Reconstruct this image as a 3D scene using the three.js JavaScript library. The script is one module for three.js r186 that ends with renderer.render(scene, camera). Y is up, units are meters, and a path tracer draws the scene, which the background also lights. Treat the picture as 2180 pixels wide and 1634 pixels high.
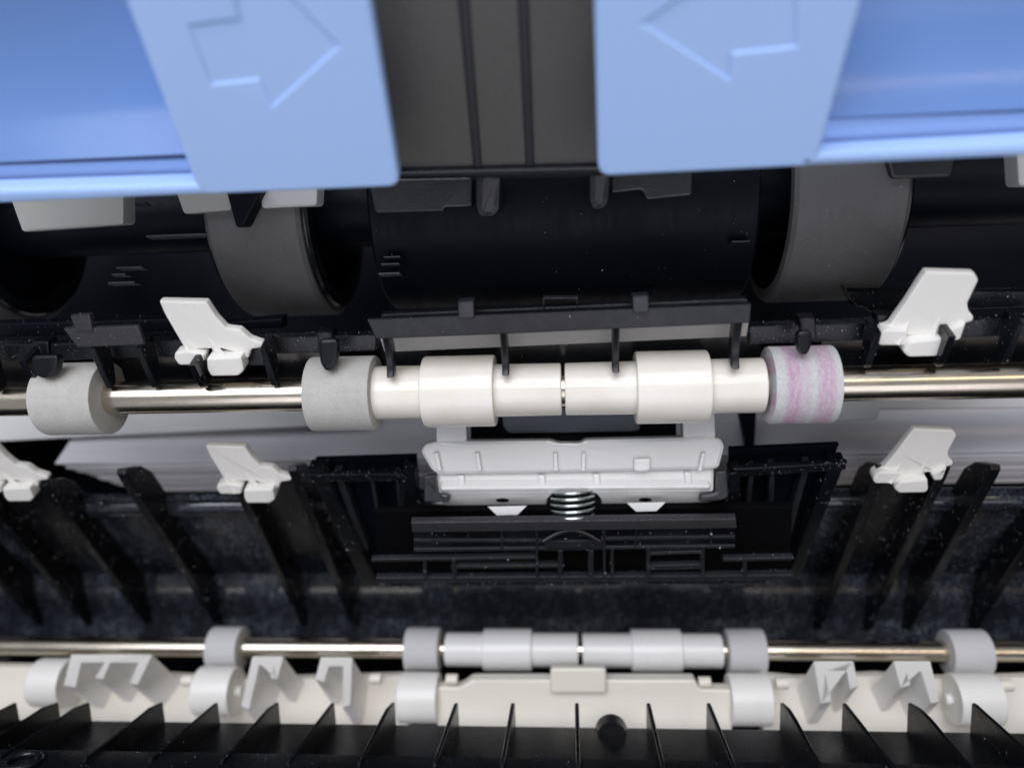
import * as THREE from 'three';
import { RoundedBoxGeometry } from 'three/addons/geometries/RoundedBoxGeometry.js';
import { mergeGeometries } from 'three/addons/utils/BufferGeometryUtils.js';
import { MeshSurfaceSampler } from 'three/addons/math/MeshSurfaceSampler.js';

// ------------------------------------------------------------------ camera, light, exposure
// Lengths in the helpers are millimetres (mm * S = metres). x runs along the roller shafts, y is up, z points to the viewer.
const S = 0.001, V3 = (x, y, z) => new THREE.Vector3(x, y, z);
const scene = new THREE.Scene();
const FPX = 1638, eX = V3(0.9971, -0.0201, -0.0751).normalize(), eF = V3(0.0754, 0.005, 0.9971).normalize();
const eD = new THREE.Vector3().crossVectors(eF, eX).normalize(); eF.crossVectors(eX, eD).normalize();
const T = V3(10.74, 1.07, 160);
const EYE = V3(-eX.dot(T), eD.dot(T), eF.dot(T));
const camera = new THREE.PerspectiveCamera(2 * Math.atan(817 / FPX) * 180 / Math.PI, 2180 / 1634, 0.005, 20);
{
  const r = V3(eX.x, -eD.x, -eF.x), d = V3(eX.y, -eD.y, -eF.y), f = V3(eX.z, -eD.z, -eF.z);
  camera.quaternion.setFromRotationMatrix(new THREE.Matrix4().makeBasis(r, d.clone().negate(), f.clone().negate()));
  camera.position.copy(EYE).multiplyScalar(S);
}
camera.focus = 0.164; camera.userData.fStop = 7;
scene.background = new THREE.Color(0.32, 0.33, 0.345);       // the room behind the viewer
function areaLight(name, color, power, w, h, from, to) {
  const l = new THREE.RectAreaLight(color, power, w, h); l.name = name;
  l.position.set(...from); l.lookAt(...to); scene.add(l); return l;
}
areaLight('window', 0xf1f4ff, 5.6, 1.0, 0.75, [-0.18, 0.50, 0.90], [0, 0, 0]);
areaLight('ceiling_lamp', 0xffe6c0, 12, 0.95, 0.04, [0.24, 0.30, 0.92], [0, 0, 0]);
areaLight('window', 0xf6f4ff, 1.5, 1.2, 0.6, [0.05, -0.58, 0.82], [0, 0, 0]);
const renderer = new THREE.WebGLRenderer();
renderer.toneMapping = THREE.LinearToneMapping; renderer.toneMappingExposure = 0.87;
renderer.shadowMap.enabled = true;

// ------------------------------------------------------------------ helpers
let seed = 7; const rnd = () => { seed = (seed * 1664525 + 1013904223) >>> 0; return seed / 4294967296; };
const rr = (a, b) => a + (b - a) * rnd();
function ray(u, v) { const c = V3((u - 1090) / FPX, (v - 817) / FPX, 1); return V3(c.dot(eX), -c.dot(eD), -c.dot(eF)); }
function at(u, v, z) { const d = ray(u, v); return EYE.clone().addScaledVector(d, (z - EYE.z) / d.z); }
function atY(u, v, y) { const d = ray(u, v); return EYE.clone().addScaledVector(d, (y - EYE.y) / d.y); }
const X = (u, v, z) => at(u, v, z).x;
// a tilted working plane through a point; `lean` in degrees is how far its upper side leans towards the viewer
function plane(o, lean) { const c = Math.cos(lean * Math.PI / 180), s = Math.sin(lean * Math.PI / 180); return { o, w: V3(0, c, s), n: V3(0, -s, c), m: new THREE.Matrix4().makeBasis(V3(1, 0, 0), V3(0, c, s), V3(0, -s, c)).setPosition(o) }; }
function on(pl, u, v) { const d = ray(u, v), t = pl.o.clone().sub(EYE).dot(pl.n) / d.dot(pl.n), p = EYE.clone().addScaledVector(d, t).sub(pl.o); return [p.x, p.dot(pl.w)]; }
const onAll = (pl, list) => list.map(([u, v]) => on(pl, u, v));
function clean(g) { g = g.index ? g.toNonIndexed() : g; for (const k of Object.keys(g.attributes)) if (!['position', 'normal', 'uv'].includes(k)) g.deleteAttribute(k); return g; }
function creased(g, crease) {  // area-weighted normals, so that small bevel faces do not bend the shading of large flat ones
  const p = g.attributes.position, n = p.count, fn = new Float32Array(n), area = [], map = new Map(), a = V3(), b = V3(), c = V3(), lim = Math.cos(crease), out = new Float32Array(n * 3);
  const unit = [];
  for (let i = 0; i < n; i += 3) {
    a.fromBufferAttribute(p, i); b.fromBufferAttribute(p, i + 1).sub(a); c.fromBufferAttribute(p, i + 2).sub(a);
    const w = V3().crossVectors(b, c); area.push(w); unit.push(w.clone().normalize());
    for (let k = i; k < i + 3; k++) { const key = Math.round(p.getX(k) * 2e3) + ',' + Math.round(p.getY(k) * 2e3) + ',' + Math.round(p.getZ(k) * 2e3); let l = map.get(key); if (!l) map.set(key, l = []); l.push(i / 3); fn[k] = 0; }
  }
  for (let k = 0; k < n; k++) {
    const key = Math.round(p.getX(k) * 2e3) + ',' + Math.round(p.getY(k) * 2e3) + ',' + Math.round(p.getZ(k) * 2e3), f = (k / 3) | 0; c.set(0, 0, 0);
    for (const q of map.get(key)) if (unit[q].dot(unit[f]) > lim) c.add(area[q]);
    if (c.lengthSq() < 1e-16) c.copy(unit[f]); c.normalize().toArray(out, k * 3);
  }
  g.setAttribute('normal', new THREE.BufferAttribute(out, 3)); return g;
}
function boxUV(g) {           // uv in millimetres by the face's main direction
  const p = g.attributes.position, n = g.attributes.normal, uv = new Float32Array(p.count * 2);
  for (let i = 0; i < p.count; i += 3) {
    const a = [0, 0, 0]; for (let k = 0; k < 3; k++) { a[0] += Math.abs(n.getX(i + k)); a[1] += Math.abs(n.getY(i + k)); a[2] += Math.abs(n.getZ(i + k)); }
    const m = a.indexOf(Math.max(...a));
    for (let k = i; k < i + 3; k++) { const q = [p.getX(k), p.getY(k), p.getZ(k)]; uv[k * 2] = m === 0 ? q[2] : q[0]; uv[k * 2 + 1] = m === 1 ? q[2] : q[1]; }
  }
  g.setAttribute('uv', new THREE.BufferAttribute(uv, 2)); return g;
}
function box(x0, x1, y0, y1, z0, z1, r = 0.25) {
  const w = Math.abs(x1 - x0), h = Math.abs(y1 - y0), d = Math.abs(z1 - z0); r = Math.min(r, w / 2.1, h / 2.1, d / 2.1);
  return new RoundedBoxGeometry(w, h, d, 2, r).translate((x0 + x1) / 2, (y0 + y1) / 2, (z0 + z1) / 2);
}
function shapeOf(pts, r = 0) {
  const s = new THREE.Shape(), n = pts.length;
  if (!r) { pts.forEach((p, i) => i ? s.lineTo(...p) : s.moveTo(...p)); s.closePath(); return s; }
  pts.forEach((p, i) => {
    const a = pts[(i + n - 1) % n], b = pts[(i + 1) % n], la = Math.hypot(a[0] - p[0], a[1] - p[1]), lb = Math.hypot(b[0] - p[0], b[1] - p[1]), q = Math.min(r, la * 0.45, lb * 0.45);
    const s0 = [p[0] + (a[0] - p[0]) * q / la, p[1] + (a[1] - p[1]) * q / la], s1 = [p[0] + (b[0] - p[0]) * q / lb, p[1] + (b[1] - p[1]) * q / lb];
    i ? s.lineTo(...s0) : s.moveTo(...s0); s.quadraticCurveTo(p[0], p[1], ...s1);
  });
  s.closePath(); return s;
}
function extr(shape, depth, bevel = 0.2, seg = 2) {
  bevel = Math.min(bevel, depth * 0.45);
  const g = new THREE.ExtrudeGeometry(shape, { depth: depth - 2 * bevel, bevelEnabled: bevel > 0, bevelSize: bevel, bevelThickness: bevel, bevelOffset: -bevel, bevelSegments: seg, curveSegments: 6 });
  g.translate(0, 0, bevel); return creased(clean(g), 0.75);
}
// outline given in photograph pixels on a working plane, `depth` thick away from the viewer, front face `lift` proud of the plane
function plate(pl, list, depth, lift = 0, bevel = 0.2, r = 0) { return extr(shapeOf(onAll(pl, list), r), depth, bevel).translate(0, 0, lift - depth).applyMatrix4(pl.m); }
function rectPx(pl, u0, v0, u1, v1, depth, lift = 0, bevel = 0.2, r = 0) { return plate(pl, [[u0, v0], [u1, v0], [u1, v1], [u0, v1]], depth, lift, bevel, r); }
const ZY = new THREE.Matrix4().makeBasis(V3(0, 0, 1), V3(0, 1, 0), V3(-1, 0, 0));
function rib(x, t, zy, bevel = 0.15, r = 0) { return extr(shapeOf(zy, r), t, bevel, 1).translate(0, 0, -t / 2).applyMatrix4(ZY).translate(x, 0, 0); }
// profile [[x, radius], ...] turned about the x direction through (y, z); uv: along x, round the girth, in millimetres
function turned(profile, y, z, seg = 72) {
  const pts = profile.map(([x, r]) => new THREE.Vector2(Math.max(r, 1e-4), x));
  let g = new THREE.LatheGeometry(pts, seg);
  const p = g.attributes.position, uv = g.attributes.uv;
  for (let i = 0; i < p.count; i++) uv.setXY(i, p.getY(i), uv.getX(i) * 50);
  g = creased(clean(g), 0.6);
  { const q = g.attributes.position, n = g.attributes.normal, w = g.attributes.uv; for (let i = 0; i < q.count; i++) if (Math.abs(n.getY(i)) > 0.8) w.setXY(i, q.getX(i) + 3.3, q.getZ(i)); }
  g.userData.keepUV = true;
  return g.applyMatrix4(new THREE.Matrix4().makeBasis(V3(0, -1, 0), V3(1, 0, 0), V3(0, 0, 1))).translate(0, y, z);
}
const roller = (x0, x1, r, y, z, e = 0.4, bore = 0, seg = 72) => turned([[x0, bore], [x0, r - e], [x0 + e * 0.3, r - e * 0.3], [x0 + e, r], [x1 - e, r], [x1 - e * 0.3, r - e * 0.3], [x1, r - e], [x1, bore]], y, z, seg);
function tube(points, r, seg = 40, closed = false) { return new THREE.TubeGeometry(new THREE.CatmullRomCurve3(points, closed), seg, r, 8, closed); }

const used = new Map();
function numbered(n) { const k = used.get(n) ?? 0; used.set(n, k + 1); return k ? n + '_' + String(k).padStart(3, '0') : n; }
function tag(o, label, category, group, kind) { o.userData = {}; if (label) o.userData.label = label; if (category) o.userData.category = category; if (group) o.userData.group = group; if (kind) o.userData.kind = kind; return o; }
function thing(name, label, category, o = V3(0, 0, 0), group) {
  const g = new THREE.Group(); g.name = numbered(name); g.position.copy(o).multiplyScalar(S); tag(g, label, category, group);
  g.userData.o = undefined; delete g.userData.o; g.o = o.clone(); scene.add(g); return g;
}
function part(name, geoms, mat, parent, label) {
  const list = [].concat(geoms).map((g) => { const k = g.userData.keepUV; const c = clean(g.clone()); return k ? c : boxUV(c); });
  const g = list.length > 1 ? mergeGeometries(list) : list[0];
  const o = parent.o ?? V3(0, 0, 0);
  g.translate(-o.x, -o.y, -o.z).scale(S, S, S);
  const m = new THREE.Mesh(g, mat); m.name = name; m.castShadow = m.receiveShadow = true; m.o = o;
  if (label) m.userData.label = label;
  parent.add(m); return m;
}
function copyOf(root, dx, label) { const c = root.clone(); c.name = numbered(root.name.replace(/_\d+$/, '')); c.position.add(dx.clone().multiplyScalar(S)); c.userData = { ...root.userData, label }; scene.add(c); return c; }

// ------------------------------------------------------------------ procedural textures and materials
function tex(n, fn, srgb = false, repeat = [1, 1]) {
  const d = new Uint8Array(n * n * 4);
  for (let y = 0; y < n; y++) for (let x = 0; x < n; x++) { const c = fn(x / n, y / n, x, y), i = (y * n + x) * 4; d[i] = c[0]; d[i + 1] = c[1]; d[i + 2] = c[2]; d[i + 3] = 255; }
  const t = new THREE.DataTexture(d, n, n); t.wrapS = t.wrapT = THREE.RepeatWrapping; t.magFilter = THREE.LinearFilter; t.minFilter = THREE.LinearMipmapLinearFilter; t.generateMipmaps = true;
  if (srgb) t.colorSpace = THREE.SRGBColorSpace; t.repeat.set(...repeat); t.needsUpdate = true; return t;
}
const hash = (x, y, s) => { let h = (x * 374761393 + y * 668265263 + s * 2147483647) | 0; h = Math.imul(h ^ (h >>> 13), 1274126177); return ((h ^ (h >>> 16)) >>> 0) / 4294967296; };
function vnoise(x, y, px, py, s) {
  const x0 = Math.floor(x), y0 = Math.floor(y), fx = x - x0, fy = y - y0, w = (t) => t * t * (3 - 2 * t), m = (a, b) => ((a % b) + b) % b;
  const h = (i, j) => hash(m(i, px), m(j, py), s), a = h(x0, y0), b = h(x0 + 1, y0), c = h(x0, y0 + 1), d = h(x0 + 1, y0 + 1);
  return a + (b - a) * w(fx) + (c - a) * w(fy) + (a - b - c + d) * w(fx) * w(fy);
}
const fbm = (u, v, fx, fy, s, o = 4) => { let t = 0, a = 0.5, k = 0; for (let i = 0; i < o; i++) { t += a * vnoise(u * fx, v * fy, fx, fy, s + i); k += a; a *= 0.5; fx *= 2; fy *= 2; } return t / k; };
const c255 = (x) => Math.max(0, Math.min(255, x * 255));
const grey = (x) => { const c = c255(x); return [c, c, c]; };
const texDustColor = tex(1024, (u, v, x, y) => {          // black plastic with a thin film of paper dust
  const f = fbm(u, v, 5, 5, 11), g = fbm(u, v, 60, 60, 31, 3), sp = hash(x, y, 5) > 0.9985 ? 0.35 : 0;
  const d = Math.max(0, f - 0.42) * 0.16 * (0.4 + g) + sp * (0.3 + f);
  return [c255(0.055 + d), c255(0.062 + d), c255(0.078 + d * 0.98)];
}, true, [1 / 60, 1 / 60]);
const texHeavyDust = tex(1024, (u, v, x, y) => {
  const f = fbm(u, v, 6, 6, 111), g = fbm(u, v, 26, 26, 131, 3), h = fbm(u, v, 110, 110, 141, 2), sp = hash(x >> 1, y >> 1, 7) > 0.994 ? 0.3 : 0;
  const d = (0.35 + 0.65 * THREE.MathUtils.smoothstep(f, 0.3, 0.75)) * (0.085 + 0.21 * THREE.MathUtils.smoothstep(g * 0.35 + h * 0.75, 0.48, 0.78)) + sp * (0.2 + f) + 0.02;
  return [c255(0.05 + d * 0.94), c255(0.058 + d * 0.98), c255(0.078 + d * 1.04)];
}, true, [1 / 50, 1 / 50]);
const texRough = tex(512, (u, v) => grey(0.75 + 0.35 * (fbm(u, v, 6, 6, 3) - 0.5) + 0.25 * (fbm(u, v, 40, 40, 9, 2) - 0.5)), false, [1 / 45, 1 / 45]);
const texGrain = tex(512, (u, v) => grey(fbm(u, v, 128, 128, 21, 3)), false, [1 / 25, 1 / 25]);
const texRubber = tex(512, (u, v) => grey(0.6 * fbm(u, v, 40, 90, 51, 4) + 0.4 * fbm(u, v, 160, 160, 55, 2)), false, [1 / 16, 1 / 16]);
const texBrush = tex(512, (u, v) => grey(0.6 * fbm(u, v, 4, 200, 71, 2) + 0.4 * fbm(u, v, 10, 40, 77, 3)), false, [1 / 60, 1 / 20]);
const texRubberColor = tex(512, (u, v) => { const f = fbm(u, v, 8, 8, 61), g = fbm(u, v, 140, 60, 63, 3); const k = 0.70 + 0.05 * (f - 0.5) + 0.08 * (g - 0.5); return [c255(k), c255(k * 0.998), c255(k * 0.98)]; }, true, [1 / 16, 1 / 16]);
const texPom = tex(512, (u, v) => { const f = fbm(u, v, 5, 5, 211, 4), g = fbm(u, v, 120, 8, 213, 2); const k = 0.905 + 0.05 * (f - 0.5) + 0 * g; return [c255(k), c255(k * (0.985 + 0.02 * (f - 0.5))), c255(k * (0.945 + 0.07 * (f - 0.5)))]; }, true, [1 / 30, 1 / 30]);
const texPaperEdge = tex(256, (u, v) => grey(0.93 + 0.05 * (fbm(u, v, 3, 30, 91, 3) - 0.5)), true, [1 / 120, 1 / 12]);
const std = (o) => new THREE.MeshPhysicalMaterial(o), rgb = (r, g, b) => new THREE.Color(r, g, b);
const M = {
  black: std({ name: 'black_plastic', color: rgb(1, 1, 1), map: texDustColor, roughness: 0.42, roughnessMap: texRough, specularIntensity: 0.8, bumpMap: texGrain, bumpScale: 0.00002 }),
  gloss: std({ name: 'glossy_black_plastic', color: rgb(1, 1, 1), map: texDustColor, roughness: 0.26, roughnessMap: texRough, bumpMap: texGrain, bumpScale: 0.00001 }),
  dusty: std({ name: 'dusty_black_plastic', color: rgb(1, 1, 1), map: texHeavyDust, roughness: 0.36, specularIntensity: 0.65, roughnessMap: texRough, bumpMap: texGrain, bumpScale: 0.00003 }),
  ink: std({ name: 'clean_black_plastic', color: rgb(0.0055, 0.006, 0.0078), roughness: 0.42, roughnessMap: texRough, specularIntensity: 0.5, bumpMap: texGrain, bumpScale: 0.00002 }),
  shiny: std({ name: 'shiny_black_plastic', color: rgb(1, 1, 1), map: texHeavyDust, roughness: 0.16, roughnessMap: texRough, ior: 1.75 }),
  deep: std({ name: 'matt_black_plastic', color: rgb(0.003, 0.0042, 0.0075), roughness: 0.6, roughnessMap: texRough, specularIntensity: 0.22 }),
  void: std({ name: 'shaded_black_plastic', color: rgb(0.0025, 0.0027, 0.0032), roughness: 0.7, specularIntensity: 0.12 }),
  smoke: std({ name: 'dark_grey_plastic', color: rgb(0.02, 0.021, 0.025), roughness: 0.45, roughnessMap: texRough, bumpMap: texGrain, bumpScale: 0.00002 }),
  pad: std({ name: 'grey_cork_pad', color: rgb(0.10, 0.115, 0.13), roughness: 0.8, bumpMap: texRubber, bumpScale: 0.00008 }),
  pom: std({ name: 'ivory_plastic', color: rgb(0.97, 0.965, 0.955), map: texPom, roughness: 0.55, roughnessMap: texRough, clearcoat: 0.5, clearcoatRoughness: 0.07 }),
  white: std({ name: 'white_plastic', color: rgb(0.84, 0.83, 0.79), roughness: 0.45, roughnessMap: texRough, bumpMap: texGrain, bumpScale: 0.00001 }),
  milk: std({ name: 'milky_plastic', color: rgb(0.79, 0.79, 0.78), roughness: 0.42, roughnessMap: texRough, clearcoat: 0.15, clearcoatRoughness: 0.2 }),
  lipMilk: std({ name: 'translucent_milky_plastic', color: rgb(0.66, 0.665, 0.66), roughness: 0.3, roughnessMap: texRough, clearcoat: 0.4, clearcoatRoughness: 0.12 }),
  bright: std({ name: 'bright_white_plastic', color: rgb(0.9, 0.89, 0.855), roughness: 0.5, roughnessMap: texRough }),
  cream: std({ name: 'cream_plastic', color: rgb(0.80, 0.765, 0.67), roughness: 0.5, roughnessMap: texRough }),
  rubber: std({ name: 'grey_rubber', color: rgb(0.98, 0.97, 0.95), map: texRubberColor, roughness: 0.92, bumpMap: texRubber, bumpScale: 0.00007 }),
  softRubber: std({ name: 'pale_grey_rubber', color: rgb(0.55, 0.55, 0.555), roughness: 0.7, bumpMap: texRubber, bumpScale: 0.00005 }),
  tyre: std({ name: 'dark_rubber', color: rgb(0.11, 0.109, 0.109), roughness: 0.75, roughnessMap: texRough, bumpMap: texRubber, bumpScale: 0.0001 }),
  steel: std({ name: 'polished_steel', color: rgb(0.72, 0.65, 0.55), metalness: 1, roughness: 0.27, roughnessMap: texRough, bumpMap: texBrush, bumpScale: 0.000008 }),
  wire: std({ name: 'zinc_wire', color: rgb(0.72, 0.78, 0.77), metalness: 1, roughness: 0.22 }),
  blue: std({ name: 'blue_plastic', color: rgb(0.405, 0.595, 0.97), specularIntensity: 0.35, roughness: 0.5, roughnessMap: texRough, bumpMap: texGrain, bumpScale: 0.00004 }),
  bluePocket: std({ name: 'glossy_blue_plastic', color: rgb(0.13, 0.24, 0.52), roughness: 0.26, specularIntensity: 0.6, roughnessMap: texRough }),
  barGrey: std({ name: 'worn_grey_plastic', color: rgb(0.034, 0.034, 0.037), roughness: 0.4, roughnessMap: texRough, bumpMap: texRubber, bumpScale: 0.00006 }),
  tabGrey: std({ name: 'pale_grey_plastic', color: rgb(0.36, 0.36, 0.34), roughness: 0.5, roughnessMap: texRough }),
  panelGrey: std({ name: 'dark_grey_panel_plastic', color: rgb(0.082, 0.079, 0.076), roughness: 0.38, roughnessMap: texRough }),
  paper: std({ name: 'white_paper', color: rgb(0.87, 0.855, 0.89), map: texPaperEdge, roughness: 0.95 }),
  dust: std({ name: 'paper_dust', color: rgb(0.5, 0.505, 0.52), roughness: 1 }),
};

// ------------------------------------------------------------------ the dark inside of the machine (setting)
{
  const st = (name, g, m = M.deep) => tag(part(name, g, m, scene), null, null, null, 'structure');
  st('wall_back', [box(-280, 280, 4, 150, -76, -72, 0.5)]);
  st('wall_rear', [box(-330, 330, -150, 2, -330, -326, 0.5)]);
  st('wall_left', [box(-334, -330, -150, 150, -330, 40, 0.5)]);
  st('wall_right', [box(330, 334, -150, 150, -330, 40, 0.5)]);
  st('floor', [box(-330, 330, -154, -150, -330, 40, 0.5)]);
  st('ceiling', [box(-330, 330, 150, 154, -330, 40, 0.5)]);
}

// ------------------------------------------------------------------ upper roller shaft
const pinkMat = (() => {
  const t = tex(512, (u, v) => {   // u along the roller (0..1), v round it
    const base = 0.74 + 0.12 * (fbm(u, v, 60, 120, 5, 3) - 0.5);
    const band = (a, b, s) => { const e = 0.045; return THREE.MathUtils.smoothstep(u, a - e, a + e) * (1 - THREE.MathUtils.smoothstep(u, b - e, b + e)) * s; };
    let k = band(0.17, 0.36, 1) + band(0.36, 0.53, 0.45) + band(0.62, 0.88, 0.85);
    const fibre = 0.5 * vnoise(u * 72, v * 44, 72, 44, 41) + 0.5 * vnoise(u * 120, v * 90, 120, 90, 43);
    k *= 0.62 + 0.9 * (fibre - 0.5) + 0.2 * (vnoise(u * 72, v * 9, 72, 9, 47) - 0.5);
    k = Math.min(1, k);
    return [c255(base * (1 - k * 0.05)), c255(base * (1 - k * 0.27) * 1.01), c255(base * (1 - k * 0.13) * 1.01)];
  }, true, [1, 1]);
  return t;
})();
{
  const t = thing('roller_shaft', 'upper steel roller shaft with grey rubber rollers, one stained pink, and ivory sleeves', 'roller shaft');
  const xu = (u) => X(u, 840, 0), R = 7.9;
  const shaftR = 3.6;
  part('shaft', turned([[-185, 0], [-185, shaftR], [170, shaftR], [170, 0]], 0, 0, 96), M.steel, t);
  const grooved = (x0, x1, r, e) => roller(x0, x1, r, 0, 0, e, shaftR - 0.1, 96);
  part('rubber_roller', grooved(xu(107), xu(235), R, 0.35), M.rubber, t);
  part('rubber_roller', grooved(xu(667), xu(803), R, 0.35), M.rubber, t);
  const x0 = xu(1632), x1 = xu(1770), pm = M.rubber.clone(); pm.color.setRGB(1, 1, 1); pm.name = 'stained_rubber'; pm.map = pinkMat.clone(); pm.map.repeat.set(1 / (x1 - x0), 1 / 50); pm.map.offset.set(-x0 / (x1 - x0), 0); pm.map.needsUpdate = true;
  part('rubber_roller', [grooved(x0, x1, R, 0.35)], pm, t, 'grey roller with pink ink stains in two bands');
  const sleeve = (a, b, ra, rb) => turned([[a, 0], [a, ra - 0.35], [a + 0.15, ra - 0.1], [a + 0.4, ra], [b - 0.4, rb], [b - 0.15, rb - 0.1], [b, rb - 0.35], [b, 0]], 0, 0, 96);
  const facets = (a, b, r) => { const out = []; for (const ang of [14, 2.5]) { const g = box(a, b, -0.16, 0.16, r - 0.1, r + 0.035, 0.04); g.rotateX(-ang * Math.PI / 180); out.push(g); } return out; };
  const sl = part('sleeve', [sleeve(xu(800), xu(1196), 5.65, 5.45), ...facets(xu(803), xu(902), 5.62), ...facets(xu(1062), xu(1194), 5.5)], M.pom, t);
  part('collar', turned([[xu(905), 5], [xu(905), 7.1], [xu(905) + 0.12, 7.35], [xu(905) + 0.5, 7.5], [xu(1056) - 0.5, 7.5], [xu(1056) - 0.12, 7.35], [xu(1056), 7.1], [xu(1056), 5]], 0, 0, 96), M.pom, sl);
  const sr = part('sleeve', [sleeve(xu(1203), xu(1624), 5.45, 5.65), ...facets(xu(1206), xu(1348), 5.5), ...facets(xu(1512), xu(1622), 5.62)], M.pom, t);
  part('collar', turned([[xu(1352), 5], [xu(1352), 7.1], [xu(1352) + 0.12, 7.35], [xu(1352) + 0.5, 7.5], [xu(1506) - 0.5, 7.5], [xu(1506) - 0.12, 7.35], [xu(1506), 7.1], [xu(1506), 5]], 0, 0, 96), M.pom, sr);
}

// ------------------------------------------------------------------ lower roller shaft
const LZ = -61, LY = at(1200, 1383, LZ).y;
{
  const t = thing('roller_shaft', 'lower steel roller shaft, out of focus, with pale rollers and white sleeves', 'roller shaft');
  const xu = (u) => X(u, 1383, LZ);
  part('shaft', turned([[-240, 0], [-240, 3], [220, 3], [220, 0]], LY, LZ, 64), M.steel, t);
  for (const [a, b] of [[452, 518], [866, 938], [1546, 1626], [2012, 2098]]) part('rubber_roller', roller(xu(a), xu(b), 6.1, LY, LZ, 0.5, 2.8, 64), M.softRubber, t);
  const sl = part('sleeve', roller(xu(950), xu(1231), 4.75, LY, LZ, 0.4, 2.8, 64), M.milk, t);
  part('collar', roller(xu(1030), xu(1133), 5.9, LY, LZ, 0.4, 4.6, 64), M.milk, sl);
  const sr = part('sleeve', roller(xu(1240), xu(1536), 4.75, LY, LZ, 0.4, 2.8, 64), M.milk, t);
  part('collar', roller(xu(1343), xu(1450), 5.9, LY, LZ, 0.4, 4.6, 64), M.milk, sr);
}

// ------------------------------------------------------------------ blue handles
const HP = plane(at(640, 398, 35), 47);
function handle(label, blockPx, wallPx, floorU, lipPx, ledgePx, arrowPx) {
  const t = thing('release_handle', label, 'handle', HP.o.clone());
  const bs = shapeOf(onAll(HP, blockPx), 2.2); bs.holes.push(new THREE.Path(onAll(HP, arrowPx).map((p) => new THREE.Vector2(...p))));
  part('grip_block', extr(bs, 3, 0.6, 3).translate(0, 0, -3).applyMatrix4(HP.m), M.blue, t);
  part('pocket_wall', plate(HP, wallPx, 10, -1.4, 0.2), M.blue, t);
  part('lip', plate(HP, lipPx, 4, 0, 0.9), M.blue, t);
  const LP = plane(V3(0, on(HP, ...ledgePx[3])[1], -4.8).applyMatrix4(HP.m), 53);
  part('ledge', plate(LP, ledgePx, 1.4, -0.1, 0.2), M.blue, t);
  const prof = [], back = [];                               // the scooped floor of the finger pocket
  const b0 = on(HP, floorU[0], floorU[2])[1];
  for (let i = 0; i <= 24; i++) { const k = i / 24, w = b0 - 2.2 + 48 * k, n = -3.3 - 13 * (1 - Math.exp(-46 * k / 8.5)); const p = V3(0, w, n).applyMatrix4(HP.m), q = V3(0, w, n - 1.6).applyMatrix4(HP.m); prof.push([p.z, p.y]); back.unshift([q.z, q.y]); }
  const xa = on(HP, floorU[0], 300)[0] + HP.o.x, xb = on(HP, floorU[1], 300)[0] + HP.o.x;
  part('pocket', rib((xa + xb) / 2, Math.abs(xb - xa), [...prof, ...back], 0.1), M.bluePocket, t);
  part('arrow', plate(HP, arrowPx.map(([u, v]) => { const n = arrowPx.length, cu = arrowPx.reduce((a, q) => a + q[0] / n, 0), cv = arrowPx.reduce((a, q) => a + q[1] / n, 0); return [cu + (u - cu) * 1.06, cv + (v - cv) * 1.06]; }), 0.8, -0.36, 0.1), M.blue, t, 'recessed arrow');
}
handle('blue plastic handle with recessed arrow pointing right, at the upper left', [[205, -160], [760, -160], [852, 398], [424, 416]], [[212, -160], [300, -160], [475, 404], [430, 404]], [-260, 405, 352],
  [[-260, 412], [444, 390], [444, 415], [-260, 446]], [[-260, 362], [424, 338], [440, 404], [-260, 430]],
  [[498, -30], [512, 42], [404, 58], [450, 178], [552, 166], [578, 226], [718, 98], [560, -60]]);
handle('blue plastic handle with recessed arrow pointing left, at the upper right', [[1262, -160], [1880, -160], [1738, 354], [1274, 377]], [[1780, -160], [1874, -160], [1734, 345], [1690, 345]], [1760, 2460, 246],
  [[1700, 330], [2460, 290], [2460, 322], [1700, 356]], [[1734, 256], [2460, 230], [2460, 310], [1734, 345]],
  [[1512, -40], [1368, 50], [1552, 168], [1556, 112], [1694, 98], [1690, -30]]);

// ribbed black panel between the handles, and the row of tabs under it
{
  const PP = plane(at(1060, 372, 22), 45);
  const t = thing('ribbed_panel', 'glossy dark ribbed panel between the two blue handles', 'panel', PP.o.clone());
  part('panel', plate(PP, [[560, -260], [1560, -260], [1440, 372], [780, 378]], 2, -1.5, 0.4), M.panelGrey, t);
  for (const [a, b, c, d] of [[968, -40, 1006, 368], [1098, -40, 1118, 366]]) part('rib', plate(PP, [[a, b], [a + 26, b], [c + 20, d], [c, d]], 1.4, -0.9, 0.65), M.smoke, t);
  part('edge_strip', plate(PP, [[780, 366], [1440, 350], [1440, 372], [780, 384]], 3.2, 0.2, 0.5), M.gloss, t);
  const QP = plane(at(1000, 420, 10), 20);
  for (const [u, v, w, h] of [[1012, 360, 58, 104], [1252, 350, 50, 98]]) part('prong', plate(QP, [[u, v], [u + w, v - 2], [u + w - 4, v + h - 16], [u + w - 18, v + h], [u + 8, v + h], [u, v + h - 20]], 6, 1, 1.4, 3), M.smoke, t);
}
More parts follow.
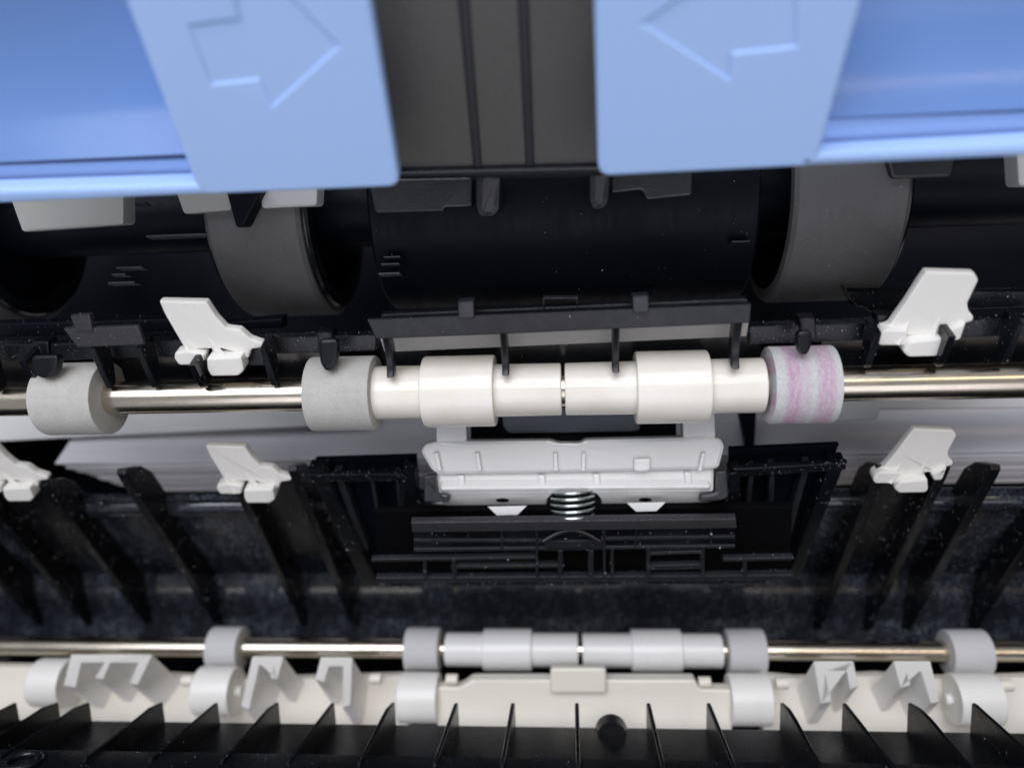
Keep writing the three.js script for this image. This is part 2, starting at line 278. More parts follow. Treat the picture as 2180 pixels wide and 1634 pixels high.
{
  const QP = plane(at(640, 430, 6), 12);
  const tabs = [['off-white tab under the left blue handle, leftmost of the row', [[16, 410], [262, 404], [262, 478], [46, 494]], M.tabGrey],
    ['small off-white tab left of the dark wedge under the left handle', [[370, 400], [494, 400], [492, 448], [390, 456]], M.tabGrey],
    ['small grey tab over the left dark feed roller', [[552, 396], [676, 392], [674, 438], [556, 444]], M.softRubber],
    ['grey stepped tab beside the left handle corner', [[782, 380], [1006, 376], [1006, 440], [946, 442], [944, 450], [798, 454]], M.smoke],
    ['dark stepped tab under the corner of the right handle', [[1300, 350], [1476, 350], [1474, 416], [1376, 426], [1368, 404], [1300, 412]], M.smoke],
    ['dark tab under the right handle over the feed roller', [[1880, 300], [2040, 300], [2026, 376], [1900, 380]], M.smoke],
    ['grey tab under the right handle at the frame edge', [[2164, 300], [2300, 300], [2300, 396], [2170, 396]], M.softRubber]];
  for (const [label, px, m] of tabs) { const t = thing('cover_tab', label, 'tab', QP.o.clone(), 'tabs hanging under the handles'); part('tab', plate(QP, px, 5, 0, 0.5, 0.8), m, t); }
  const w = thing('wedge', 'black pointed wedge hanging over the left dark feed roller', 'wedge', QP.o.clone());
  part('wedge_body', plate(QP, [[488, 396], [574, 394], [528, 484], [512, 484]], 5, 2.5, 0.5, 1), M.deep, w);
}

// ------------------------------------------------------------------ big dark feed rollers
const WY = 44, WZ = -20, WR = 25;
{
  const fx = (u) => X(u, 620, WZ - 6);
  const wheel = (a, b, r, label, y) => {
    const t = thing('feed_roller', label, 'roller', V3(0, y, WZ), 'dark feed rollers behind the handles');
    part('tyre', turned([[a, r - 3.2], [a, r - 0.8], [a + 0.8, r], [b - 0.8, r], [b, r - 0.8], [b, r - 3.2]], y, WZ, 120), M.tyre, t);
    const pa = label.includes('right') ? -0.6 : 1.2;
    part('rim', turned([[a - pa, r - 5], [a - pa, r - 2.2], [a - pa + 0.5, r - 1.7], [b + 0.6, r - 1.7], [b + 1.2, r - 2.2], [b + 1.2, r - 5], [a - pa, r - 5]], y, WZ, 120), M.gloss, t);
    part('hub', turned([[a + 9, 0], [a + 9, r - 4.6], [b - 3, r - 4.6], [b - 3, 0]], y, WZ, 64), M.deep, t);
  };
  wheel(fx(-75), fx(92), WR, 'dark rubber feed roller cut by the left edge of the photo', WY);
  wheel(fx(556), fx(728), WR, 'dark rubber feed roller under the left blue handle', WY);
  wheel(fx(1618), fx(1826), WR, 'dark rubber feed roller under the right blue handle', WY);
  const t = thing('roller_core', 'black drum between the two dark feed rollers', 'drum', V3(0, WY, WZ));
  part('drum', turned([[fx(850), 0], [fx(850), WR - 1.4], [fx(850) + 0.6, WR - 0.8], [fx(1560) - 0.6, WR - 0.8], [fx(1560), WR - 1.4], [fx(1560), 0]], WY, WZ, 120), M.deep, t);
  part('axle', turned([[-280, 0], [-280, 9], [280, 9], [280, 0]], WY, WZ, 48), M.deep, t);
  // cage bars with small bright clip edges
  const CP = plane(at(500, 560, 2), 0);
  const cl = [[310, 500, 150, 5], [246, 568, 56, 4], [236, 582, 30, 4], [228, 600, 58, 5], [816, 545, 36, 4], [810, 560, 40, 4], [805, 580, 46, 5], [1558, 512, 40, 4], [276, 430, 30, 3], [1552, 366, 34, 4]];
  const c = thing('clip_comb', 'thin black clip edges catching light beside the feed rollers', 'clip', CP.o.clone());
  for (const [u, v, w, h] of cl) part('clip', plate(CP, [[u, v], [u + w, v - w * 0.035], [u + w, v + h - w * 0.035], [u, v + h]], 3, 0, 0.25), M.smoke, c);
}

// ------------------------------------------------------------------ upper guide frame: rails, ribs and claws above the upper shaft
{
  const P0 = plane(at(400, 740, 3), 25);
  const t = thing('guide_frame', 'dusty black guide frame with curved ribs above the upper shaft', 'guide frame', P0.o.clone());
  part('rail', plate(P0, [[-80, 736], [800, 712], [800, 748], [-80, 774]], 3, 0, 0.5), M.black, t);
  part('rail', plate(P0, [[1596, 694], [2300, 672], [2300, 712], [1596, 734]], 3, 0, 0.5), M.black, t);
  part('back_plate', plate(P0, [[-80, 760], [2300, 690], [2300, 830], [-80, 860]], 1.5, -5, 0.3), M.gloss, t);
  // rear ledges higher up
  const PB = plane(at(400, 690, -6), 20);
  part('rear_rail', plate(PB, [[-80, 690], [410, 676], [420, 690], [600, 676], [600, 700], [-80, 722]], 4, 0, 0.6), M.deep, t);
  part('rear_rail', plate(PB, [[1800, 612], [1830, 650], [1900, 640], [2300, 612], [2300, 650], [1860, 668], [1812, 640]], 4, 0, 0.8), M.black, t);
  // dusty bracket plate at the left
  const PK = plane(at(220, 710, 12), 30);
  part('bracket', [plate(PK, [[134, 700], [292, 694], [306, 734], [164, 740]], 1.3, 0, 0.3), plate(PK, [[150, 672], [191, 669], [199, 704], [163, 706]], 1.6, 0.3, 0.3)], M.barGrey, t);
  // ribs that sweep down and back to the shaft
  const sweep = (u0, v0, u1, v1, z0, z1, w = 1.1, mat = M.gloss, hook = true) => {
    const a = at(u0, v0, z0), b = at(u1, v1, z1), pts = [], N = 8, back = [];
    for (let i = 0; i <= N; i++) { const k = i / N, bow = Math.sin(k * Math.PI) * 1.6; const z = a.z + (b.z - a.z) * k - bow * 0.6, y = a.y + (b.y - a.y) * k - bow; pts.push([z, y]); back.unshift([z - 4.5 + 3.2 * k, y + 3.4 - 2.4 * k]); }
    return rib((a.x + b.x) / 2, w, [...pts, ...back], 0.2);
  };
  for (const [u0, v0, u1, v1] of [[178, 742, 248, 826], [280, 742, 342, 824], [396, 778, 446, 824], [543, 742, 598, 820], [1868, 708, 1850, 782], [2020, 716, 2008, 780], [2168, 690, 2146, 774], [2290, 690, 2260, 774], [30, 770, 100, 812], [-60, 770, 10, 834]])
    part('rib', sweep(u0, v0, u1, v1, 10, 4, 1.4), M.gloss, t);
  // blunt claws over the rubber rollers
  const PC = plane(at(700, 760, 9.5), 10);
  for (const [u, v, w, h] of [[62, 756, 62, 50], [676, 722, 44, 68], [1696, 704, 36, 52]]) part('claw', plate(PC, [[u, v], [u + w, v - 2], [u + w * 0.92, v + h * 0.7], [u + w * 0.66, v + h], [u + w * 0.34, v + h], [u + w * 0.08, v + h * 0.75]], 2.4, 0, 0.7, 1.4), M.ink, t);
  for (const [u, v] of [[72, 724], [676, 704], [1700, 674], [1864, 668], [528, 730]]) part('stud', plate(P0, [[u, v], [u + 34, v - 1], [u + 38, v + 46], [u + 2, v + 46]], 3.5, 0.8, 0.5), M.black, t);
}
// window bracket over the sleeves
{
  const P = plane(at(1190, 690, 13), 22);
  const t = thing('window_bracket', 'black bracket frame with three windows and four prongs over the sleeves', 'bracket', P.o.clone());
  part('frame_bar', plate(P, [[781, 680], [1600, 646], [1597, 688], [1060, 712], [800, 722]], 1.6, 0, 0.3), M.black, t);
  const PB = plane(at(1190, 665, 9), 22);
  part('rear_bar', [plate(PB, [[812, 668], [1590, 634], [1600, 652], [806, 686]], 2.4, 0, 0.6)], M.black, t);
  for (const [u, v] of [[975, 640], [1346, 628]]) part('lug', plate(P, [[u, v], [u + 34, v - 2], [u + 36, v + 36], [u + 1, v + 38]], 3, 0.7, 0.5), M.smoke, t);
  part('slot_frame', [[1156, 632, 74, 3], [1156, 632, 3, 26], [1227, 630, 3, 26]].map(([u, v, w, h]) => rectPx(PB, u, v, u + w, v + h, 2, 0.6, 0.2)), M.smoke, t);
  const prong = (u0, v0, u1, v1, w) => {
    const a = at(u0, v0, 13), b = at(u1, v1, 7.4), f = [], k = [];
    for (let i = 0; i <= 8; i++) { const q = i / 8, bow = 2.2 * Math.sin(q * Math.PI), z = a.z + (b.z - a.z) * q - bow, y = a.y + (b.y - a.y) * q - bow * 0.4; f.push([z, y]); k.unshift([z - 4.2 + 2.0 * q, y + 1.2 * q]); }
    return rib((a.x + b.x) / 2, w, [...f, ...k], 0.25);
  };
  for (const [u0, v0, u1, v1, w] of [[806, 690, 838, 804, 1.5], [1068, 690, 1077, 800, 1.4], [1313, 680, 1311, 794, 1.4], [1584, 660, 1560, 786, 1.6]]) part('prong', prong(u0, v0, u1, v1, w), M.black, t);
  const PG = plane(at(1190, 730, 2), 30);
  part('grey_strip', plate(PG, [[806, 712], [1596, 676], [1590, 716], [818, 750]], 1.2, 0, 0.2), std({ name: 'grey_film', color: rgb(0.30, 0.29, 0.275), roughness: 0.7, roughnessMap: texRough, bumpMap: texRubber, bumpScale: 0.0001 }), t);
}

// ------------------------------------------------------------------ white paper flags
function flag(anchor, px, fins, feet, z, name, label) {
  const A = plane(at(...anchor, z), 35), t = thing(name, label, 'flag', A.o.clone(), undefined);
  part('blade', plate(A, px, 1.9, 0, 0.45, 0.5), M.white, t);
  for (const f of fins) {          // a ridge that grows out of the blade towards the foot
    const [a, b, c] = onAll(A, f), q = [[a[0], a[1], -0.1], [b[0], b[1], -0.1], [c[0], c[1], -0.1], [(b[0] + c[0]) / 2, (b[1] + c[1]) / 2, 1.9]].map((p) => V3(...p).applyMatrix4(A.m));
    const g = new THREE.BufferGeometry().setFromPoints([q[0], q[1], q[3], q[0], q[3], q[2], q[1], q[2], q[3], q[0], q[2], q[1]]); g.computeVertexNormals(); g.setAttribute('uv', new THREE.BufferAttribute(new Float32Array(24), 2)); part('fin', g, M.white, t);
  }
  for (const [list, th, lift] of feet) part('foot', plate(A, list, th, lift, 0.45, 0.6), M.white, t);
  return t;
}
const flagL = flag([450, 715], [[337, 640], [438, 642], [459, 674], [481, 698], [510, 701], [532, 721], [560, 730], [560, 740], [534, 744], [528, 764], [505, 752], [470, 742], [393, 744], [349, 668]],
  [[[438, 712], [468, 786], [508, 782]], [[392, 716], [404, 766], [438, 764]]],
  [[[[376, 744], [402, 740], [440, 748], [437, 771], [385, 771], [374, 756]], 3, 1.2], [[[446, 752], [520, 748], [526, 778], [514, 789], [456, 790], [448, 776]], 3.6, 2.0]], 8, 'paper_flag', 'white plastic flag leaning left above the upper shaft');
const flagR = flag([1975, 665], [[1973, 577], [2076, 580], [2085, 596], [2061, 646], [2064, 662], [2075, 675], [2072, 684], [2052, 690], [2041, 716], [2010, 704], [1960, 716], [1890, 712], [1874, 697], [1894, 692], [1930, 642], [1958, 598]],
  [[[2004, 668], [1950, 742], [1996, 740]], [[1942, 676], [1888, 724], [1928, 724]]],
  [[[[1866, 706], [1882, 694], [1930, 696], [1926, 729], [1868, 729], [1863, 718]], 3, 1.2], [[[1928, 716], [2000, 708], [2001, 738], [1993, 747], [1927, 749], [1914, 737]], 3.6, 2.0], [[[2012, 700], [2054, 680], [2041, 718], [2020, 721]], 2.2, 1.0]], 8, 'paper_flag', 'white plastic flag leaning right above the upper shaft');
const off = (a, b) => at(...b).sub(at(...a));
copyOf(flagL, off([450, 715, 8], [528, 1004, -23]), 'white plastic flag leaning left below the shaft, in front of the paper stack');
copyOf(flagL, off([450, 715, 8], [10, 1002, -23]), 'white plastic flag cut off by the left edge of the photo');
copyOf(flagR, off([1975, 665, 8], [1948, 976, -23]), 'white plastic flag leaning right below the shaft, on two black ribs');

// ------------------------------------------------------------------ paper stack, bright bar and post behind the upper shaft
{
  const o = at(600, 980, -52), xl = X(117, 985, -52), n = 22, t = thing('paper_stack', 'stack of white paper sheets lying behind the upper shaft', 'paper', o.clone());
  const m = new THREE.Matrix4().makeBasis(V3(1, 0, 0), V3(0, 0.755, 0.656), V3(0, -0.656, 0.755)).setPosition(o.x, o.y, o.z);
  for (let i = 0; i < n; i++) { const y = -i * 0.57; part('sheet', box(xl - o.x + rr(-0.4, 0.4) + i * 0.95, 190 - o.x + rr(-0.4, 0.4), y - 0.52, y, -170, i ? rr(-0.22, 0.12) : 0, 0.1).applyMatrix4(m), M.paper, t); }
}
{
  const a = at(-60, 938, -62), t = thing('tray_bar', 'bright white bar behind the left half of the upper shaft', 'bar');
  part('bar', (() => { const P = plane(at(300, 910, -56), 0); return plate(P, [[-200, 880], [780, 870], [780, 902], [640, 908], [260, 926], [-200, 950]], 3, 0, 0.6); })(), M.lipMilk, t);
  const r = thing('tray_bar', 'grey stepped bar behind the right half of the upper shaft', 'bar');
  part('bar', (() => { const P = plane(at(1900, 870, -40), 0); return plate(P, [[1700, 840], [2400, 820], [2400, 866], [1876, 872], [1868, 894], [1700, 900]], 3, 0, 0.6); })(), M.softRubber, r);
  const p = thing('divider_post', 'dark narrow post standing in front of the paper stack', 'post');
  part('post', (() => { const P = plane(at(1595, 930, -50), 0); return plate(P, [[1572, 870], [1612, 870], [1606, 972], [1594, 976], [1586, 940]], 3, 0, 0.5); })(), M.deep, p);
}

// ------------------------------------------------------------------ separation pad holder under the sleeves
{
  const A = plane(at(1220, 960, -17), 8), B = plane(at(1220, 1040, -20), -4);
  const t = thing('pad_holder', 'white separation pad holder with rounded lip under the ivory sleeves', 'pad holder', A.o.clone());
  part('lip', plate(A, [[893, 960], [904, 944], [930, 938], [1172, 936], [1188, 942], [1236, 942], [1246, 935], [1510, 928], [1536, 932], [1545, 950], [1532, 996], [1518, 1000], [1250, 1006], [934, 1012], [918, 1002]], 3, 0, 0.9, 1.2), M.lipMilk, t);
  part('body', plate(B, [[928, 992], [1522, 986], [1521, 1042], [1518, 1047], [934, 1052], [930, 1046]], 8, 0, 0.8, 1), M.milk, t);
  const D = plane(at(1220, 1049, -20.6), 52);                // lower tier, tucked back into the shade
  part('lower_tier', plate(D, [[936, 1040], [1514, 1036], [1508, 1082], [1484, 1090], [1284, 1094], [1279, 1062], [1268, 1050], [1176, 1052], [1165, 1064], [1162, 1097], [970, 1098], [944, 1088]], 3, 0, 0.5, 0.8), M.milk, t);
  for (const [u, w] of [[925, 9], [1012, 9], [1178, 9], [1238, 9], [1492, 9]]) part('rib', plate(A, [[u, 962], [u + w, 961], [u + w + (1220 - u) * 0.03, 1000], [u + (1220 - u) * 0.03, 1000]], 1.6, 1.2, 0.4), M.milk, t);
  for (const [u, v] of [[975, 1010], [1146, 1010], [1262, 1008], [1456, 1004]]) part('rib', plate(B, [[u, v], [u + 14, v], [u + 16, v + 24], [u + 2, v + 24]], 1.6, 1.1, 0.4), M.milk, t);
  part('boss', plate(A, [[1348, 974], [1384, 972], [1384, 996], [1376, 1000], [1356, 1001], [1348, 997]], 2, 1.4, 0.5, 0.5), M.milk, t);
  for (const [u, v] of [[1040, 1086], [1336, 1078]]) part('foot', plate(B, [[u - 2, v - 8], [u + 82, v - 10], [u + 62, v + 10], [u + 18, v + 11]], 1.6, 0.3, 0.25), M.lipMilk, t);
  for (const [u, v] of [[1070, 1064], [1374, 1063]]) part('hole', plate(D, Array.from({ length: 14 }, (_, i) => [u + 14 * Math.cos(i * Math.PI / 7), v + 4 * Math.sin(i * Math.PI / 7)]), 0.3, 0.12, 0.05), M.deep, t);
  const C = plane(at(1220, 910, -22), 0);
  for (const [a, b] of [[934, 998], [1446, 1514]]) part('post', plate(C, [[a, 860], [b, 858], [b + 2, 946], [a + 2, 948]], 4, 5, 0.6), M.milk, t);
  const pd = thing('separation_pad', 'dark grey friction pad in black frame just under the sleeve gap', 'pad', C.o.clone());
  part('pad', plate(C, [[1068, 870], [1350, 862], [1364, 914], [1346, 918], [1084, 922], [1072, 908]], 2, 1.5, 0.6, 1), M.pad, pd);
  part('pad_frame', plate(C, [[996, 860], [1446, 850], [1446, 950], [996, 956]], 3, -4.5, 0.3), M.deep, pd);
  const c0 = at(1219, 1046, -17.5), c1 = at(1219, 1104, -17.5), pts = [];
  for (let i = 0; i <= 200; i++) { const k = i / 200, a = k * Math.PI * 2 * 5; pts.push(V3(c0.x + 4.9 * Math.cos(a), c0.y + (c1.y - c0.y - 1) * k, c0.z - 4.5 + 4.9 * Math.sin(a))); }
  const s = thing('coil_spring', 'small zinc coil spring under the middle of the pad holder', 'spring');
  part('coil', tube(pts, 0.42, 500), M.wire, s);
  const SP = plane(at(1219, 1070, -25), 0);
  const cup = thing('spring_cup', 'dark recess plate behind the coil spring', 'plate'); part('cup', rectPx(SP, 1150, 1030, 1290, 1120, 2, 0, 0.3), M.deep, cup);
}

// ------------------------------------------------------------------ middle guide plate, its ribs and side blocks
const MP = plane(at(900, 1020, -26), 47);
const MPANEL = 5.5;
{
  const t = thing('middle_guide', 'black ribbed guide plate sloping back between the two shafts', 'guide plate', MP.o.clone());
  const pw = (u, v) => on(MP, u, v);
  // panel surface lies MPANEL behind the rib crests
  const PS = plane(MP.o.clone().addScaledVector(MP.n, -MPANEL), 47);
  part('panel', plate(PS, [[-420, 1066], [2600, 1052], [2500, 1225], [-400, 1225]], 2, 0, 0.3), M.dusty, t);
  const pj = V3(0, on(PS, 1200, 1222)[1], 0.5).applyMatrix4(PS.m), PL = plane(pj, 16);
  part('lower_panel', plate(PL, [[-420, 1222], [2600, 1222], [2600, 1380], [-400, 1380]], 2, 0, 0.5), M.shiny, t);
  const e = at(600, 1084, 0); const ep = (() => { const [a, b] = on(PS, 600, 1082); return V3(a, b, -1.2).applyMatrix4(PS.m); })();
  part('top_edge', turned([[-200, 0], [-200, 3], [180, 3], [180, 0]], ep.y, ep.z, 40), M.shiny, t);
  const ribAt = (u, v, v1, w, h = MPANEL + 1) => {
    const [x, b] = pw(u, v), f = (bb, n) => { const p = V3(0, bb, n).applyMatrix4(MP.m); return [p.z, p.y]; };
    const bAt = (vv) => pw(u + (1240 - u) * 0.2, vv)[1], e = (vv, n) => { const p = V3(0, on(PL, 1240 + (u - 1240) * 0.72, vv)[1], n).applyMatrix4(PL.m); return [p.z, p.y]; };
    return rib(x + MP.o.x, w, [f(b + 0.6, -1.2), f(b, 0), f(b - 3, 0.4), e(v1, 0.6), e(v1 + 4, -1.5), e(1240, -2.5), f(bAt(1220), -h - 1), f(b - 9, -h - 1), f(b - 4, -h + 1)], 0.25);
  };
  for (const [u, v, v1, w] of [[-50, 1050, 1330, 2.2], [92, 1034, 1330, 2.4], [258, 1008, 1328, 2.8], [506, 1040, 1330, 2.4], [622, 1002, 1330, 2.4], [1878, 1000, 1336, 2.4], [2014, 996, 1336, 2.4], [2120, 1000, 1336, 2.6], [2300, 1000, 1336, 2.6], [-190, 1040, 1330, 2.4]]) part('rib', ribAt(u, v, v1, w), M.ink, t);
  // narrow webs under the flags
  for (const [list] of [[[[490, 1046], [628, 1040], [690, 1200], [590, 1210]]], [[[1866, 1034], [2022, 1030], [1960, 1200], [1800, 1210]]], [[[-60, 1056], [104, 1048], [190, 1200], [60, 1210]]]]) part('web', plate(MP, list, 1.6, -3.4, 0.3), M.ink, t);
  // end stops between paired ribs
  for (const [u, v] of [[655, 1288], [1800, 1284], [245, 1290]]) part('stop', plate(MP, [[u, v], [u + 66, v - 2], [u + 76, v + 30], [u + 8, v + 32]], 2, -3, 0.4), M.smoke, t);
}
function sideBlock(label, top, side, wall, inner, fill) {
  const P = plane(at(top[0][0], top[0][1], -21), 40);
  const t = thing('side_block', label, 'block', P.o.clone());
  part('top_bar', plate(P, top.map(([u, v], i) => [u, v + (i < 2 ? 12 : 0)]), 1.6, 0.4, 0.4), M.black, t);
  part('outer_wall', plate(P, side, 4, 0.2, 0.4), M.black, t);
  part('inner_wall', plate(P, wall, 4, 0, 0.4), M.black, t);
  for (const l of inner) part('rib', plate(P, l, 3, -1.6, 0.3), M.smoke, t);
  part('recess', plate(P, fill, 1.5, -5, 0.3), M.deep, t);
}
sideBlock('black slotted block left of the white pad holder', [[652, 996], [858, 994], [872, 1020], [662, 1024]], [[655, 1000], [690, 1000], [806, 1246], [776, 1250]], [[858, 998], [882, 1010], [892, 1120], [884, 1170], [868, 1160], [852, 1030]],
  [[[706, 1018], [722, 1018], [782, 1180], [768, 1184]], [[784, 1024], [792, 1024], [806, 1100], [830, 1124], [822, 1130], [798, 1106]], [[838, 1022], [846, 1022], [862, 1130], [852, 1140]]], [[660, 1010], [880, 1004], [900, 1230], [780, 1246]]);
sideBlock('dusty black slotted block right of the white pad holder', [[1560, 984], [1804, 970], [1800, 998], [1574, 1012]], [[1768, 985], [1800, 985], [1702, 1230], [1676, 1236]], [[1552, 1010], [1576, 1004], [1580, 1150], [1566, 1166], [1548, 1110]],
  [[[1642, 1006], [1654, 1004], [1650, 1092], [1634, 1112], [1626, 1106], [1640, 1086]], [[1600, 1010], [1610, 1008], [1592, 1160], [1578, 1170]], [[1716, 1000], [1730, 1000], [1680, 1180], [1664, 1184]]], [[1560, 990], [1800, 980], [1690, 1236], [1556, 1240]]);
// cross bar and grid under the pad holder
{
  const P = plane(at(1220, 1112, -18), 38);
  const t = thing('cross_grid', 'black cross bar and pocketed grid under the white pad holder', 'grid', P.o.clone());
  part('cross_bar', plate(P, [[876, 1107], [1566, 1099], [1568, 1119], [878, 1128]], 2, 0.8, 0.4), M.barGrey, t);
  part('front_wall', plate(P, [[880, 1124], [1566, 1116], [1566, 1164], [880, 1172]], 1.2, -0.6, 0.2), M.black, t);
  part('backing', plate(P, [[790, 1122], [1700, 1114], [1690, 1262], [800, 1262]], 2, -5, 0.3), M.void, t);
  const bars = [[[880, 1150], [1160, 1150], [1160, 1156], [880, 1156]], [[1280, 1146], [1566, 1142], [1566, 1148], [1280, 1152]], [[790, 1192], [1140, 1186], [1140, 1192], [790, 1198]], [[1160, 1154], [1284, 1152], [1284, 1172], [1160, 1174]], [[1384, 1178], [1500, 1174], [1500, 1180], [1384, 1184]],
    [[1384, 1206], [1500, 1203], [1500, 1212], [1384, 1215]], [[1540, 1191], [1690, 1188], [1690, 1194], [1540, 1197]], [[800, 1232], [1690, 1226], [1690, 1236], [800, 1242]], [[960, 1206], [1200, 1204], [1200, 1210], [960, 1212]], [[880, 1170], [1566, 1162], [1566, 1168], [880, 1176]]];
  for (const l of bars) part('grid_bar', plate(P, l, 1.6, -0.2, 0.3), M.smoke, t);
  part('ledge_plate', plate(P, [[800, 1236], [1690, 1230], [1640, 1252], [830, 1258]], 1.4, -1.2, 0.3), M.dusty, t);
  for (const [u, v0, v1, w] of [[918, 1126, 1160, 4], [1066, 1124, 1170, 4], [1140, 1122, 1236, 6], [1284, 1120, 1236, 6], [1352, 1118, 1166, 4], [1376, 1166, 1234, 9], [1492, 1164, 1234, 9], [1512, 1114, 1160, 4], [1582, 1190, 1232, 9], [900, 1190, 1238, 8], [962, 1192, 1238, 8], [1188, 1172, 1236, 10], [1252, 1172, 1236, 12], [1300, 1168, 1234, 7]]) part('grid_bar', rectPx(P, u, v0, u + w, v1, 1.6, 0, 0.3), M.smoke, t);
  const arc = []; for (let i = 0; i <= 16; i++) { const k = i / 16, p = at(1156 + 122 * k, 1152 - 24 * Math.sin(k * Math.PI), -20); arc.push(p); }
  part('arch', tube(arc, 0.6, 30), M.black, t);
  const L = plane(at(1220, 1040, -20), 0);
  for (const [label, list] of [['l', [[904, 1010], [930, 1008], [934, 1048], [958, 1050], [958, 1066], [906, 1066]]], ['r', [[1524, 1000], [1544, 998], [1548, 1054], [1532, 1062], [1488, 1066], [1490, 1050], [1522, 1046]]]]) part('lug', plate(L, list, 4, 2.2, 0.5, 0.6), M.smoke, t);
}

// ------------------------------------------------------------------ white pinch roller carrier around the lower shaft
{
  const zc = -46, P = plane(at(1200, 1480, zc), 0), Q = plane(at(1200, 1400, -39), 14);
  const t = thing('pinch_carrier', 'cream plastic carrier beam with open brackets below the lower shaft', 'carrier', P.o.clone());
  part('beam', plate(P, [[930, 1462], [980, 1462], [1004, 1446], [1480, 1446], [1490, 1466], [1560, 1468], [1560, 1580], [930, 1580]], 5, 0, 0.7, 0.8), M.cream, t);
  part('beam', plate(P, [[-120, 1440], [60, 1442], [330, 1462], [420, 1468], [530, 1470], [850, 1462], [860, 1640], [-120, 1640]], 4, -8, 0.7), M.cream, t);
  part('beam', plate(P, [[1640, 1462], [1720, 1470], [1900, 1462], [2010, 1470], [2100, 1470], [2300, 1464], [2300, 1640], [1640, 1640]], 4, -8, 0.7), M.cream, t);
  part('tab', plate(P, [[1172, 1420], [1178, 1416], [1284, 1416], [1290, 1420], [1290, 1470], [1172, 1470]], 3, 2, 0.6, 0.8), M.cream, t);
  const prism = (outer, holes, depth) => { const s = shapeOf(onAll(Q, outer), 0.4); for (const h of holes) s.holes.push(new THREE.Path(onAll(Q, h).map((p) => new THREE.Vector2(...p)))); const g = extr(s, depth, 0.35);
    const sh = new THREE.Matrix4().makeBasis(V3(1, 0, 0), Q.w, V3(0, 0.66, 0.75)); sh.setPosition(Q.o); return g.translate(0, 0, -depth).applyMatrix4(sh); };
  const br = [
    [[150, 1392], [324, 1392], [292, 1458], [274, 1454], [294, 1410], [234, 1410], [218, 1446], [200, 1442], [222, 1410], [172, 1410], [160, 1464], [134, 1458]],
    [[536, 1396], [604, 1396], [590, 1446], [574, 1442], [580, 1414], [552, 1414], [530, 1510], [512, 1502]],
    [[682, 1398], [750, 1398], [746, 1500], [728, 1506], [730, 1418], [700, 1418], [690, 1452], [670, 1446]],
    [[1732, 1406], [1818, 1406], [1828, 1460], [1810, 1468], [1804, 1430], [1760, 1430], [1772, 1494], [1748, 1498]],
    [[1902, 1406], [1982, 1406], [2002, 1494], [1982, 1498], [1962, 1430], [1934, 1430], [1940, 1458], [1918, 1464]]];
  for (const l of br) part('bracket', prism(l, [], 24), M.bright, t);
  for (const [u, v] of [[800, 1444], [962, 1446], [400, 1448], [1500, 1452], [1664, 1454], [2142, 1458]]) { const p = at(u, v, zc - 1); part('pivot', roller(p.x - 1.6, p.x + 1.6, 1.5, p.y, p.z, 0.3, 0, 24), M.cream, t); }
}
{
  const zp = -49, g = 'white pinch rollers under the lower shaft';
  const names = ['white pinch roller at the far left, beside the three-legged bracket', 'white pinch roller under the left single grey roller', 'white pinch roller left of the cream beam', 'white pinch roller right of the cream beam', 'white pinch roller at the far right of the lower shaft'];
  [[82, 150, 1452], [424, 504, 1470], [852, 936, 1484], [1550, 1638, 1488], [2024, 2120, 1488]].forEach(([a, b, v], i) => {
    const p = at((a + b) / 2, v, zp), t = thing('pinch_roller', names[i], 'roller', V3(p.x, p.y, p.z), g);
    part('tread', roller(X(a, v, zp), X(b, v, zp), 6.6, p.y, p.z, 0.6, 0.1, 64), M.white, t);
    part('pin', roller(X(a, v, zp) - 1.5, X(b, v, zp) + 1.5, 1.5, p.y, p.z, 0.2, 0, 24), M.white, t);
  });
}

// ------------------------------------------------------------------ front guide with upright fins
{
  const t = thing('front_guide', 'black guide plate with a row of upright fins along the bottom', 'guide plate', V3(0, -84, 0));
  part('deck', [box(-240, 220, -90, -84, -32, 6, 0.4)], M.ink, t);
  part('front_lip', [rib(-10, 440, [[-4, -78.6], [-3, -78], [6, -78.2], [30, -80.5], [40, -84], [40, -92], [-4, -92]], 0.4)], M.black, t);
  const tips = [41, 128, 194, 349, 466, 594, 712, 839, 973, 1093, 1228, 1379, 1506, 1662, 1793, 1932, 2066, 2190, -60, -150, 2330];
  const flat = [1, 2, 3, 5, 7, 13, 15];
  tips.forEach((u, i) => {
    const p = at(u, 1490, -31), h = flat.includes(i), y = p.y;
    part('fin', rib(p.x, 1.0, h ? [[-31, -86], [-29.6, y], [-24, y + 0.9], [-19, y + 0.7], [-4, -77.5], [1, -77.3], [2.5, -78.6], [2.5, -86]] : [[-31, -86], [-29.4, y], [-28, y + 0.1], [-4, -77.5], [1, -77.3], [2.5, -78.6], [2.5, -86]], 0.22), M.ink, t);
  });
  const b = at(1302, 1552, -30);
  part('round_stop', new THREE.CylinderGeometry(3.6, 3.9, 4, 40).rotateX(Math.PI / 2).translate(b.x, -84.6, -30), M.ink, t);
  const c = atY(46, 1620, -77.4);
  part('ring', new THREE.TorusGeometry(3.4, 0.7, 10, 40).rotateX(Math.PI / 2).translate(c.x, -77.4, c.z), M.gloss, t);
}

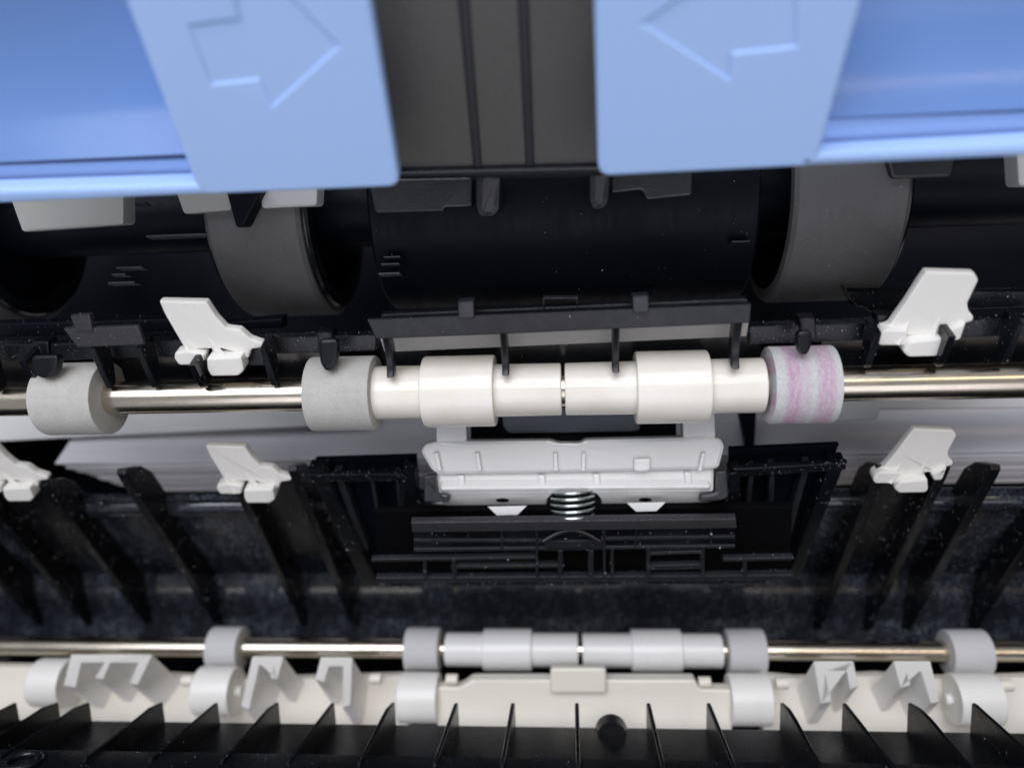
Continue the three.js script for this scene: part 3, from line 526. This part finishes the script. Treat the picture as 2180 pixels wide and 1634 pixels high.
// ------------------------------------------------------------------ paper dust lying on the black plastic
{
  scene.updateMatrixWorld(true);
  const want = [['middle_guide', 'panel', 5200], ['middle_guide', 'lower_panel', 900], ['middle_guide', 'rib', 260], ['middle_guide', 'web', 220], ['middle_guide', 'top_edge', 420], ['guide_frame', 'rail', 700], ['guide_frame', 'bracket', 60], ['guide_frame', 'back_plate', 900], ['guide_frame', 'rear_rail', 200], ['guide_frame', 'rib', 12], ['window_bracket', 'frame_bar', 25], ['window_bracket', 'grey_strip', 160],
    ['window_bracket', 'rear_bar', 40], ['front_guide', 'fin', 30], ['front_guide', 'front_lip', 2200], ['front_guide', 'deck', 300], ['side_block', 'top_bar', 80], ['side_block', 'outer_wall', 50], ['side_block', 'inner_wall', 40], ['cross_grid', 'grid_bar', 10], ['cross_grid', 'front_wall', 130], ['cross_grid', 'ledge_plate', 420], ['roller_core', 'drum', 250], ['feed_roller', 'tyre', 160]];
  const mats = [], P = new THREE.Vector3(), Nn = new THREE.Vector3(), m4 = new THREE.Matrix4(), q = new THREE.Quaternion();
  for (const top of scene.children) for (const [a, b, n] of want) if (top.name.replace(/_\d+$/, '') === a) for (const ch of top.children) if (ch.name === b) {
    const sm = new MeshSurfaceSampler(ch).setRandomGenerator(rnd).build();
    for (let i = 0; i < n; i++) {
      sm.sample(P, Nn); P.applyMatrix4(ch.matrixWorld);
      const near = a === 'middle_guide' || a === 'cross_grid' || a === 'side_block', big = rnd() < 0.035, s = (big ? rr(0.08, 0.14) : rr(0.025, 0.075)) * S * (near ? 1.55 : 1);
      q.setFromEuler(new THREE.Euler(rr(0, 6), rr(0, 6), rr(0, 6)));
      mats.push(m4.compose(P.clone(), q, (rnd() < 0.05 ? V3(s * rr(4, 9), s * 0.25, s * 0.25) : V3(s * rr(0.6, 2.2), s * rr(0.5, 1.1), s * rr(0.5, 1.1)))).clone());
    }
  }
  const d = new THREE.InstancedMesh(new THREE.IcosahedronGeometry(1, 0), M.dust, mats.length); d.name = 'paper_dust';
  mats.forEach((m, i) => d.setMatrixAt(i, m)); d.castShadow = d.receiveShadow = true;
  tag(d, 'pale paper dust specks scattered over the black plastic', 'dust', null, 'stuff'); scene.add(d);
}

// everything above was laid out square to the roller shafts; the machine stands so that the paper tray is level and the viewer looks down into it
{
  const tilt = new THREE.Matrix4().makeRotationX(-0.716);
  for (const o of [...scene.children, camera]) { o.updateMatrix(); o.applyMatrix4(tilt); }
}
renderer.render(scene, camera);
